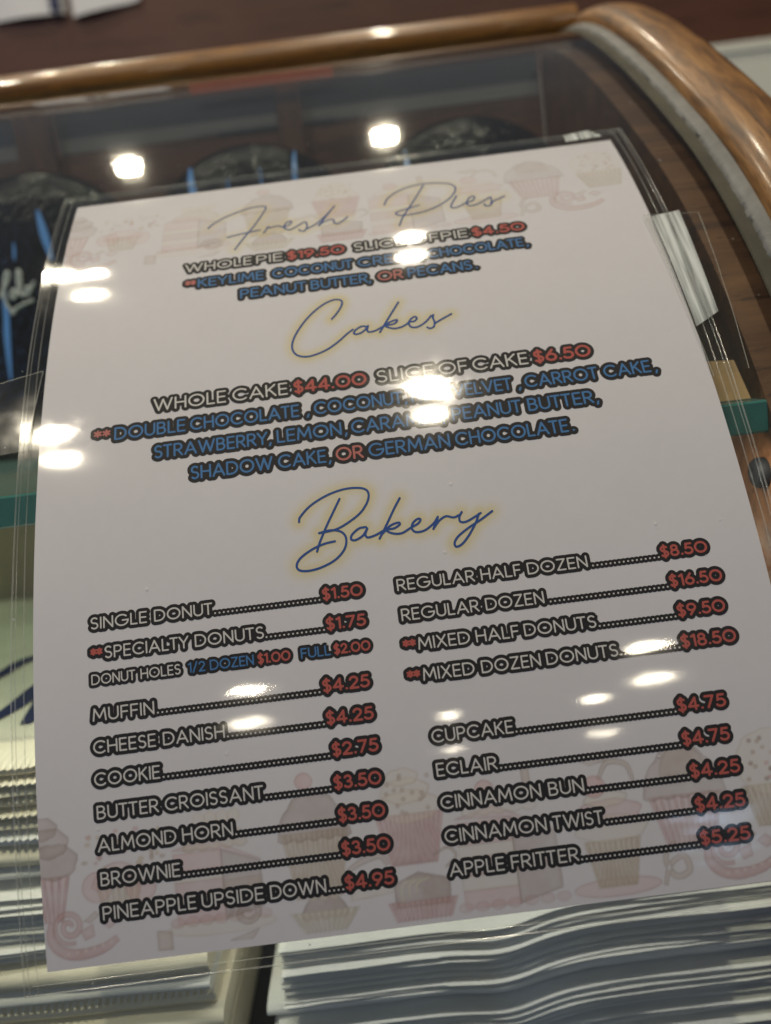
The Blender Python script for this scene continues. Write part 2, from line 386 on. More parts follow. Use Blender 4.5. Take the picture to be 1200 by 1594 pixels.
# ---------------------------------------------------------------- black pouches on the glass shelf
def pouch(cx, label, stripes, seed, script=None):
    e = empty('coffee_pouch', (cx, 306, 125.2)); tag(e, label, 'pouch', 'black pouches on the glass shelf')
    A, B, Ht = 60.0, 25.0, 159.0; nz, na = 64, 72; V = []
    def sec(z):
        k = max(0.0, (z - 96) / (Ht - 96)); a = A * math.sqrt(max(0.0, 1 - k ** 2.3)); b = B * math.sqrt(max(0.0, 1 - (z / Ht) ** 3.2)) * .92 + 1.2
        a = max(a, .8)
        return a * (1 - .06 * math.exp(-z / 14)), min(b, max(a, .8))
    def pt(z, w, off=0.0):
        a, b = sec(z); c, s_ = math.cos(w), math.sin(w)
        x = (a + off) * math.copysign(abs(c) ** .8, c); y = (b + off) * math.copysign(abs(s_) ** .9, s_)
        cr = .6 * vnoise(w * 5.1 + seed, z * .10 + seed, seed) * (0.4 + z / Ht) + .35 * vnoise(w * 13 + 3, z * .27, seed + 1) * (z / Ht) ** 2
        k = 1 + cr / 40
        return (cx + x * k, 306 + y * k, 125.2 + z)
    zs = np.concatenate([np.linspace(0, 96, 24), 96 + (Ht - 96) * np.sin(np.linspace(0, math.pi / 2, nz - 23))[1:]])
    for z in zs:
        for j in range(na): V.append(pt(z, 2 * math.pi * j / na))
    F = grid_faces(len(zs), na, True) + [tuple(range(na))[::-1], tuple(range((len(zs) - 1) * na, len(zs) * na))]
    mk('body', V, F, M['foil'], e)
    for (x0, z0, x1, z1, wd) in stripes:      # blue window reflections painted as stripes on the front
        Vs = []; n = 14
        for i in range(n):
            t = i / (n - 1); xx = x0 + (x1 - x0) * t - cx; zz = z0 + (z1 - z0) * t - 125.2
            a, b = sec(zz)
            for sgn in (-1, 1):
                q = max(-.97, min(.97, (xx + sgn * wd * (.25 + .75 * math.sin(math.pi * (t * .9 + .05))) / 2) / a)); w = -math.acos(math.copysign(abs(q) ** (1 / .8), q)); Vs.append(pt(zz, w, .7))
        mk('reflection_stripe', Vs, grid_faces(n, 2), M['blue_reflection'], e)
    if script:
        for pl in script:
            pts = []
            pl = catmull(pl, 6)
            for x, z in pl:
                a, b = sec(z - 125.2); q = max(-.97, min(.97, (x - cx) / a)); pts.append(pt(z - 125.2, -math.acos(math.copysign(abs(q) ** (1 / .8), q)), 1.0))
            tube('white_script', pts, .9, M['white_ink'], e, 6)
    return e
def catmull(p, n=8):
    p = [np.array(q, float) for q in p]
    if len(p) < 3: return [tuple(q) for q in p]
    p = [2 * p[0] - p[1]] + p + [2 * p[-1] - p[-2]]; out = []
    for i in range(1, len(p) - 2):
        for k in range(n):
            t = k / n; a, b, c, d = p[i - 1:i + 3]
            out.append(tuple(.5 * (2 * b + (c - a) * t + (2 * a - 5 * b + 4 * c - d) * t * t + (3 * b - a - 3 * c + d) * t ** 3)))
    out.append(tuple(p[-2])); return out
def SC(x, z): return (-197.4 + x * .0834, 214.6 - (z - 700) * .0862 + (x - 5) * .008)
script = [[SC(*q) for q in pl] for pl in (
    [(0, 690), (30, 650), (65, 600), (80, 560), (62, 546), (42, 590), (30, 670), (38, 750), (70, 800), (85, 795)],
    [(92, 665), (72, 690), (85, 715), (108, 700), (108, 672), (92, 665), (118, 690)],
    [(118, 700), (148, 640), (156, 575), (142, 550), (132, 600), (132, 670), (148, 712), (165, 700)],
    [(185, 665), (165, 690), (178, 712), (200, 698), (202, 672), (185, 665), (212, 680), (238, 640)],
    [(55, 815), (75, 790), (130, 770), (215, 752)])]
pouch(-178, 'black foil pouch with white script at the left edge of the shelf', [(-171, 260, -166.5, 232, 4.4), (-194, 226, -200, 170, 3.4), (-186, 244, -187, 234, 1.6)], 11, script)
pouch(-54, 'black foil pouch behind the upper left of the menu', [(-85, 274, -83, 225, 4.2), (-27, 278, -28.5, 225, 2.4), (-64, 264, -64, 220, 1.4), (-46, 268, -46, 240, 1.0)], 23)
pouch(70, 'black foil pouch behind the upper right of the menu', [(35.5, 268, 38, 200, 3.6), (60, 255, 60, 200, 1.6)], 37)

# small beige card and white bag by the side panel; beige imitates reflected light
c_ = mk('light_patch', [(110.5, 76, 125.3), (125.4, 74, 125.3), (121.5, 76.6, 138.5), (109.0, 78.4, 139.4), (110.5, 76.6, 125.3), (125.4, 74.6, 125.3), (121.5, 77.2, 138.5), (109.0, 79.0, 139.4)],
   [(0, 1, 2, 3), (7, 6, 5, 4), (0, 4, 5, 1), (1, 5, 6, 2), (2, 6, 7, 3), (3, 7, 4, 0)], M['patch'], None, False)
tag(c_, 'small beige card standing for reflected light on the green edged shelf by the wood panel', 'patch')

# ---------------------------------------------------------------- paper bag stacks on the case floor
ORD = ['topmost', 'second', 'third', 'fourth', 'fifth', 'sixth', 'seventh', 'eighth', 'ninth', 'tenth', 'eleventh', 'twelfth', 'thirteenth', 'fourteenth', 'fifteenth', 'sixteenth', 'seventeenth', 'eighteenth', 'nineteenth', 'twentieth', 'twenty-first', 'twenty-second', 'twenty-third', 'twenty-fourth', 'twenty-fifth', 'twenty-sixth', 'twenty-seventh', 'twenty-eighth']
def bag(x0, x1, y0, y1, z0, th, seed, mat, label, group, shape, serrated=False, folds=2, skew=0.0):
    e = empty('paper_bag', ((x0 + x1) / 2, (y0 + y1) / 2, z0)); tag(e, label, 'paper bag', group)
    r = np.random.default_rng(seed)
    nx = int((x1 - x0) / (0.55 if serrated else 2.5)) + 2; xs = np.linspace(x0, x1, nx)
    def layer(name, za, zb, yo, serr, sd):
        prof = [(y1, 1.0), (y0 + 90, 1.0), (y0 + 20, 1.0), (y0 + 6, .97), (y0 + 2.0, .88), (y0 + .5, .72), (y0, .52), (y0 + .5, .32), (y0 + 2.0, .14), (y0 + 6, .04), (y0 + 30, 0.0), (y1, 0.0)]
        if serr: prof = [(y1, 1.0), (y0 + 90, 1.0), (y0 + 20, 1.0), (y0 + 4, .98), (y0 + .3, .80), (y0, .72), (y0 + 2.5, .55), (y0 + 1.8, .30), (y0 + 3, .08), (y0 + 8, 0), (y0 + 30, 0.0), (y1, 0.0)]
        V = []
        for x in xs:
            wv = 1.5 * vnoise(x / 60 + sd, 3.3, sd) + .35 * vnoise(x / 11, 7.7, sd)
            for k, (y, f) in enumerate(prof):
                front = max(0.0, 1 - (y - y0) / 25)
                tooth = (abs(((x / 2.7) % 1) - .5) * 2 - .5) * 1.9 if serr and 3 <= k <= 5 else 0
                z = za + (zb - za) * f
                dz = .22 * vnoise(x / 23 + sd, y / 40, sd + 5)* (0 if f in (0.0,) else 1) * min(1.5, (zb - za) / 2.5)
                V.append((x + skew * (y - y0), y + (wv + yo) * front + tooth, z + shape(x, y) + dz))
        n = len(prof)
        F = grid_faces(nx, n, True) + [tuple(range(n)), tuple((nx - 1) * n + j for j in range(n))[::-1]]
        return mk(name, V, [f[::-1] for f in F], mat, e, True, autosmooth=60)
    for k in range(folds):
        a = z0 + th * k / folds + .10; b = z0 + th * (k + 1) / folds - .10
        layer('fold', a, b, float(r.normal(0, .8)) - 1.9 * (k % 2), serrated and k == folds - 1, int(r.integers(0, 50)))
    return e
def shapeL(x, y): return 1.2 * math.sin(x / 60.0) - .012 * (x + 140) 
def shapeR(x, y): return 5.0 / (1 + math.exp(-(x - 38) / 9.0)) - 2.5 * math.exp(-((x - 22) / 14.0) ** 2) - .02 * (x + 57) * .3
Lst = [(6.0, True, 'bag_cream', 1), (8.0, True, 'bag_cream', 2), (5.0, True, 'bag_cream', 1), (8.5, True, 'bag_cream', 2), (6.0, True, 'bag_white', 1), (8.5, False, 'bag_cream', 1), (5.0, False, 'bag_white', 1), (3.4, False, 'gap', 1)]
Lst += [(t, False, 'bag_white', f_) for t, f_ in ((3.0, 2), (4.6, 4), (3.4, 3), (5.2, 4), (3.0, 2), (4.2, 3), (3.6, 3))] + [(10.0, False, 'bag_cream', 1), (6.0, False, 'bag_white', 1), (8.5, True, 'bag_cream', 1), (9.0, False, 'bag_cream', 1), (7.5, False, 'bag_cream', 2), (9, False, 'bag_cream', 1), (10, False, 'bag_cream', 1), (10, False, 'bag_cream', 1)]
z = 30.4; total = sum(a for a, *_ in Lst); k_ = (z - ZF - 1.8) / total; i = 0
for n, (th, serr, mt, fo) in enumerate(Lst):
    th *= k_; z -= th
    set_back = {'gap': 26}.get(mt, 0); yy = 76 + set_back + float(rng.normal(0, 1.2)); low = n >= 15
    xr = -88 + float(rng.normal(0, 1.5)) + (-9 if n < 8 else 0) + (4 if low else 0)
    b_ = bag(-330, xr, yy - (6 if low else 0), 340, z, th, 100 + n, M['bag_cream' if mt == 'gap' else mt],
        '%s folded paper bag, %s from the top of the tall left stack' % ('serrated cream' if serr else ('cream' if mt != 'bag_white' else 'white'), ORD[n]) if n else 'topmost serrated cream paper bag with navy print on the tall left stack',
        'bags in the left stack', shapeL, serr, fo)
    if n == 0: topbag = b_; ztop = z + th
Rst = [(t, False, 'bag_white', f_) for t, f_ in ((3.8, 4), (2.2, 2), (4.4, 4), (3.0, 2), (4.0, 3), (2.4, 2), (3.4, 3))] + [(3.0, True, 'bag_white', 1), (6.0, False, 'bag_white', 1), (2.6, False, 'bag_white', 2), (4.6, False, 'bag_white', 4)] + [(6.4, False, 'bag_white', 4)] * 4
z = -54.0; total = sum(a for a, *_ in Rst); k_ = (z - ZF - 1.0) / total
for n, (th, serr, mt, fo) in enumerate(Rst):
    th *= k_; z -= th; yy = 75 + float(rng.normal(0, .9)) - .35 * n + (2 if serr else 0) + (3 if n == 8 else 0)
    bag(-60 + float(rng.normal(0, 1.2)) - (6 if n > 7 else 0), 124.6 + float(rng.normal(0, .5)), yy, 335, z, th, 300 + n, M[mt],
        '%swhite folded paper bag, %s from the top of the low right stack' % ('serrated ' if serr else '', ORD[n]) if n else 'topmost white folded paper bag of the low right stack, just under the menu',
        'bags in the right stack', shapeR, serr, fo)

# ---------------------------------------------------------------- 2-D tools for the print
def seg_dist(X, Y, lines, pad):
    """distance field of a set of polylines on the grid X, Y (uniform); far away = pad"""
    D = np.full(X.shape, pad, float); x0, y0 = X[0, 0], Y[0, 0]; h = X[0, 1] - X[0, 0]; ny, nx = X.shape
    for pl in lines:
        pl = [tuple(p) for p in pl]
        if len(pl) == 1: pl = pl * 2
        for (ax, ay), (bx, by) in zip(pl[:-1], pl[1:]):
            i0 = max(0, int((min(ax, bx) - pad - x0) / h)); i1 = min(nx, int((max(ax, bx) + pad - x0) / h) + 2)
            j0 = max(0, int((min(ay, by) - pad - y0) / h)); j1 = min(ny, int((max(ay, by) + pad - y0) / h) + 2)
            if i0 >= i1 or j0 >= j1: continue
            gx = X[j0:j1, i0:i1]; gy = Y[j0:j1, i0:i1]; dx, dy = bx - ax, by - ay; l2 = dx * dx + dy * dy
            t = 0.0 if l2 < 1e-12 else np.clip(((gx - ax) * dx + (gy - ay) * dy) / l2, 0, 1)
            np.minimum(D[j0:j1, i0:i1], np.hypot(gx - ax - t * dx, gy - ay - t * dy), out=D[j0:j1, i0:i1])
    return D
def marching(D, x0, y0, h):
    """region D < 0 as a clean sheet of cells"""
    ny, nx = D.shape; ins = D < 0; V = []; F = []
    full = ins[:-1, :-1] & ins[:-1, 1:] & ins[1:, 1:] & ins[1:, :-1]
    anyi = ins[:-1, :-1] | ins[:-1, 1:] | ins[1:, 1:] | ins[1:, :-1]
    vid = -np.ones(D.shape, int)
    def gv(j, i):
        if vid[j, i] < 0: vid[j, i] = len(V); V.append((x0 + i * h, y0 + j * h))
        return int(vid[j, i])
    ev = {}
    def edge(j, i, j2, i2):
        k = (j, i, j2, i2) if (j, i) < (j2, i2) else (j2, i2, j, i)
        if k not in ev:
            a, b = D[k[0], k[1]], D[k[2], k[3]]; t = a / (a - b); t = min(.98, max(.02, t))
            ev[k] = len(V); V.append((x0 + (k[1] + t * (k[3] - k[1])) * h, y0 + (k[0] + t * (k[2] - k[0])) * h))
        return ev[k]
    # long runs of full cells become one strip cell each (keeps the sheet light)
    for j in range(ny - 1):
        i = 0
        idx = np.flatnonzero(anyi[j])
        for i in idx:
            i = int(i)
            if full[j, i]: F.append((gv(j, i), gv(j, i + 1), gv(j + 1, i + 1), gv(j + 1, i))); continue
            c = [(j, i), (j, i + 1), (j + 1, i + 1), (j + 1, i)]; s = [bool(ins[a]) for a in c]
            poly = []
            for k in range(4):
                if s[k]: poly.append(gv(*c[k]))
                if s[k] != s[(k + 1) % 4]: poly.append(edge(*c[k], *c[(k + 1) % 4]))
            if len(poly) >= 3: F.append(tuple(poly))
    return V, F
def print_mesh(name, D, x0, y0, h, off, mat, parent):
    V, F = marching(D, x0, y0, h)
    if not F: return None
    V = np.array(V); return mk(name, on_glass(V[:, 0], V[:, 1], off), F, mat, parent, True)

# ---------------------------------------------------------------- stroke alphabet (unit cap height, centre lines)
def arc(cx, cy, rx, ry, a0, a1, n=None):
    n = n or max(4, int(abs(a1 - a0) / 15)); return [(cx + rx * math.cos(math.radians(a0 + (a1 - a0) * k / n)), cy + ry * math.sin(math.radians(a0 + (a1 - a0) * k / n))) for k in range(n + 1)]
S_UP = arc(.26, .755, .245, .245, 38, 270) + arc(.26, .255, .255, .255, 90, -145)
GL = {
 'A': (.84, [[(0, 0), (.42, 1), (.84, 0)], [(.14, .32), (.70, .32)]]),
 'B': (.58, [[(0, 0), (0, 1), (.28, 1)] + arc(.28, .76, .24, .24, 90, -90) + [(0, .52)], [(.28, .52)] + arc(.31, .26, .26, .26, 90, -90) + [(0, 0)]]),
 'C': (.86, [arc(.5, .5, .5, .5, 48, 312)]),
 'D': (.80, [[(0, 0), (0, 1), (.30, 1)] + arc(.30, .5, .5, .5, 90, -90) + [(0, 0)]]),
 'E': (.50, [[(.5, 1), (0, 1), (0, 0), (.5, 0)], [(0, .51), (.46, .51)]]),
 'F': (.48, [[(.48, 1), (0, 1), (0, 0)], [(0, .5), (.44, .5)]]),
 'G': (.98, [arc(.5, .5, .5, .5, 46, 360) + [(.98, .48), (.55, .48)]]),
 'H': (.68, [[(0, 0), (0, 1)], [(.68, 0), (.68, 1)], [(0, .51), (.68, .51)]]),
 'I': (.0, [[(0, 0), (0, 1)]]),
 'K': (.60, [[(0, 0), (0, 1)], [(.56, 1), (.02, .45)], [(.18, .60), (.60, 0)]]),
 'L': (.46, [[(0, 1), (0, 0), (.46, 0)]]),
 'M': (.92, [[(0, 0), (.09, 1), (.46, .22), (.83, 1), (.92, 0)]]),
 'N': (.68, [[(0, 0), (0, 1), (.68, 0), (.68, 1)]]),
 'O': (1.0, [arc(.5, .5, .5, .5, 0, 360)]),
 'P': (.56, [[(0, 0), (0, 1), (.29, 1)] + arc(.29, .73, .27, .27, 90, -90) + [(0, .46)]]),
 'R': (.60, [[(0, 0), (0, 1), (.29, 1)] + arc(.29, .73, .27, .27, 90, -90) + [(0, .46)], [(.26, .46), (.60, 0)]]),
 'S': (.52, [S_UP]), 'T': (.58, [[(0, 1), (.58, 1)], [(.29, 1), (.29, 0)]]),
 'U': (.66, [[(0, 1), (0, .33)] + arc(.33, .33, .33, .33, 180, 360) + [(.66, 1)]]),
 'V': (.80, [[(0, 1), (.40, 0), (.80, 1)]]), 'W': (1.20, [[(0, 1), (.31, 0), (.60, .95), (.89, 0), (1.20, 1)]]),
 'X': (.66, [[(0, 0), (.64, 1)], [(0.02, 1), (.66, 0)]]), 'Y': (.70, [[(0, 1), (.35, .45), (.70, 1)], [(.35, .45), (.35, 0)]]),
 'Z': (.62, [[(.02, 1), (.60, 1), (0, 0), (.62, 0)]]),
 '0': (.86, [arc(.43, .5, .43, .5, 0, 360)]), '1': (.22, [[(0, .86), (.22, 1), (.22, 0)]]),
 '2': (.58, [arc(.28, .72, .27, .28, 168, -38) + [(0, 0), (.58, 0)]]),
 '3': (.54, [arc(.25, .755, .23, .245, 150, -90) + arc(.25, .26, .28, .26, 90, -150)]),
 '4': (.66, [[(.48, 0), (.48, 1), (0, .26), (.66, .26)]]),
 '5': (.56, [[(.50, 1), (.13, 1), (.06, .55)] + arc(.25, .31, .31, .31, 125, -148)]),
 '6': (.60, [arc(.3, .3, .3, .3, 0, 360), [(.04, .45), (.42, 1)]]), '7': (.56, [[(0, 1), (.56, 1), (.16, 0)]]),
 '8': (.56, [arc(.28, .77, .22, .23, 0, 360), arc(.28, .27, .28, .27, 0, 360)]), '9': (.60, [arc(.3, .7, .3, .3, 0, 360), [(.56, .55), (.18, 0)]]),
 '$': (.52, [S_UP, [(.26, -.13), (.26, 1.13)]]), ',': (.10, [[(.08, .02), (.0, -.20)]]), '.': (.06, [[(.02, .03), (.04, .03)]]),
 '/': (.42, [[(0, -.05), (.42, 1.05)]]),
 '*': (.34, [[(.17, .42), (.17, .92)], [(0, .53), (.34, .81)], [(.34, .53), (0, .81)]]),
}
def word(txt, u0, u1, s, cap, sw):
    """centre lines of a word fitted between u0 and u1 on baseline s"""
    cl = cap - sw; gap = .25; x = 0; pl = []
    for ch in txt:
        w, st = GL[ch]; g = gap * (.62 if ch == '*' else 1)
        if ch in 'TYV' and pl: x -= .06
        pl += [[(px + x, py) for px, py in q] for q in st]; x += w + g
    nat = max(p[0] for q in pl for p in q); wid = max(.05, (u1 - u0) - sw)
    sx = wid / nat if nat > .12 else cl
    return [[(u0 + sw / 2 + px * sx, s + sw / 2 + py * cl) for px, py in q] for q in pl]

LINES = [
 [224.45, 4.3, [['WHOLE', 'w', 46.37, 70.81], ['PIE', 'w', 72.46, 82.09], ['$19.50', 'r', 83.73, 104.76], ['SLICE', 'w', 108.17, 126.72], ['OF', 'w', 128.6, 139.17], ['PIE', 'w', 140.11, 149.74], ['$4.50', 'r', 151.38, 170.63]], None],
 [215.57, 4.3, [['**', 'p', 46.65, 50.58], ['KEYLIME', 'b', 51.27, 75.08], ['COCONUT', 'b', 78.09, 106.98], ['CREME,', 'b', 108.83, 132.63], ['CHOCOLATE', 'b', 134.01, 168.43], [',', 'b', 169.2, 170.2]], None],
 [207.01, 4.3, [['PEANUT', 'b', 66.44, 89.88], ['BUTTER', 'b', 91.48, 111.73], ['OR', 'p', 115.14, 124.24], ['PECANS', 'b', 125.83, 148.58], [',', 'b', 111.8, 112.8], ['.', 'b', 149.6, 150.2]], None],
 [162.31, 4.5, [['WHOLE', 'w', 36.88, 60.72], ['CAKE', 'w', 62.83, 80.96], ['$44.00', 'r', 82.86, 106.9], ['SLICE', 'w', 110.27, 128.82], ['OF', 'w', 130.51, 139.99], ['CAKE', 'w', 141.68, 159.8], ['$6.50', 'r', 161.7, 180.45]], None],
 [153.26, 4.4, [['**', 'p', 17.6, 23.01], ['DOUBLE', 'b', 24.25, 47.34], ['CHOCOLATE', 'b', 48.79, 84.14], [',', 'b', 86.42, 87.46], ['COCONUT', 'b', 88.92, 117.6], ['RED', 'b', 120.3, 132.14], ['VELVET', 'b', 133.8, 152.91], [',', 'b', 154.78, 155.82], ['CARROT', 'b', 157.07, 180.74], ['CAKE', 'b', 182.61, 197.77], [',', 'b', 198.81, 199.85], [',', 'b', 118.06, 118.89]], None],
 [144.57, 4.4, [['STRAWBERRY', 'b', 37.15, 73.46], [',', 'b', 73.67, 74.69], ['LEMON', 'b', 76.34, 97.05], [',', 'b', 97.87, 98.9], ['CARAMEL', 'b', 100.13, 128.22], [',', 'b', 129.04, 130.06], ['PEANUT', 'b', 132.32, 154.45], ['BUTTER', 'b', 156.5, 177.41], [',', 'b', 178.02, 179.05]], None],
 [135.53, 4.4, [['SHADOW', 'b', 48.63, 74.54], ['CAKE', 'b', 76.16, 91.34], [',', 'b', 91.94, 92.96], ['OR', 'p', 94.37, 103.07], ['GERMAN', 'b', 104.69, 130.38], ['CHOCOLATE', 'b', 132.0, 167.59], ['.', 'b', 168.6, 169.21]], None],
 [91.72, 3.35, [['SINGLE', 'w', 17.08, 33.89], ['DONUT', 'w', 35.99, 53.37], ['$1.50', 'r', 85.93, 98.05]], [53.88, 85.16]],
 [82.77, 3.4, [['**', 'r', 16.88, 20.48], ['SPECIALTY', 'w', 21.04, 45.82], ['DONUTS', 'w', 47.61, 67.93], ['$1.75', 'r', 86.17, 97.98]], [68.42, 85.6]],
 [75.54, 2.8, [['DONUT', 'w', 16.95, 29.81], ['HOLES', 'w', 31.31, 43.03], ['1/2', 'b', 45.19, 50.25], ['DOZEN', 'b', 51.56, 64.41], ['$1.00', 'r', 65.44, 75.1], ['FULL', 'b', 78.1, 86.82], ['$2.00', 'r', 87.66, 98.44]], None],
 [65.21, 3.45, [['MUFFIN', 'w', 16.96, 34.79], ['$4.25', 'r', 83.33, 97.06]], [35.56, 82.48]],
 [56.18, 3.45, [['CHEESE', 'w', 16.75, 34.7], ['DANISH', 'w', 36.72, 54.4], ['$4.25', 'r', 83.38, 97.09]], [55.05, 82.81]],
 [47.36, 3.45, [['COOKIE', 'w', 16.57, 35.3], ['$2.75', 'r', 84.15, 97.39]], [36.04, 83.31]],
 [38.4, 3.45, [['BUTTER', 'w', 16.77, 34.27], ['CROISSANT', 'w', 36.0, 63.84], ['$3.50', 'r', 83.6, 97.2]], [64.37, 82.67]],
 [29.64, 3.45, [['ALMOND', 'w', 16.45, 38.54], ['HORN', 'w', 40.16, 54.4], ['$3.50', 'r', 83.86, 97.1]], [55.02, 82.93]],
 [20.64, 3.45, [['BROWNIE', 'w', 16.6, 38.83], ['$3.50', 'r', 83.8, 97.41]], [39.63, 83.14]],
 [11.64, 3.45, [['PINEAPPLE', 'w', 16.5, 42.45], ['UPSIDE', 'w', 43.96, 61.16], ['DOWN', 'w', 62.95, 78.45], ['$4.95', 'r', 83.62, 97.34]], [79.04, 83.14]],
 [91.65, 3.35, [['REGULAR', 'w', 108.16, 131.25], ['HALF', 'w', 133.06, 144.98], ['DOZEN', 'w', 146.89, 164.72], ['$8.50', 'r', 186.37, 200.29]], [165.96, 185.77]],
 [82.66, 3.4, [['REGULAR', 'w', 108.36, 131.21], ['DOZEN', 'w', 133.1, 150.29], ['$16.50', 'r', 187.1, 202.66]], [151.81, 186.5]],
 [73.84, 3.4, [['**', 'r', 107.71, 111.55], ['MIXED', 'w', 112.11, 127.26], ['HALF', 'w', 128.95, 141.48], ['DONUTS', 'w', 142.97, 163.92], ['$9.50', 'r', 187.48, 201.5]], [164.57, 186.89]],
 [64.98, 3.4, [['**', 'r', 107.78, 111.68], ['MIXED', 'w', 112.33, 127.26], ['DOZEN', 'w', 129.2, 146.35], ['DONUTS', 'w', 147.93, 168.59], ['$18.50', 'r', 186.75, 202.69]], [169.14, 186.18]],
 [47.56, 3.45, [['CUPCAKE', 'w', 112.48, 135.66], ['$4.75', 'r', 182.19, 196.05]], [136.23, 181.62]],
 [38.37, 3.45, [['ECLAIR', 'w', 112.6, 129.72], ['$4.75', 'r', 181.8, 195.29]], [130.48, 181.15]],
 [29.52, 3.45, [['CINNAMON', 'w', 112.58, 140.75], ['BUN', 'w', 142.82, 152.72], ['$4.25', 'r', 182.42, 196.45]], [153.45, 181.87]],
 [20.49, 3.45, [['CINNAMON', 'w', 112.52, 140.89], ['TWIST', 'w', 142.68, 156.64], ['$4.25', 'r', 182.22, 196.18]], [157.37, 181.68]],
 [11.57, 3.45, [['APPLE', 'w', 112.65, 127.88], ['FRITTER', 'w', 129.75, 148.45], ['$5.25', 'r', 182.09, 195.98]], [149.0, 181.56]],
]
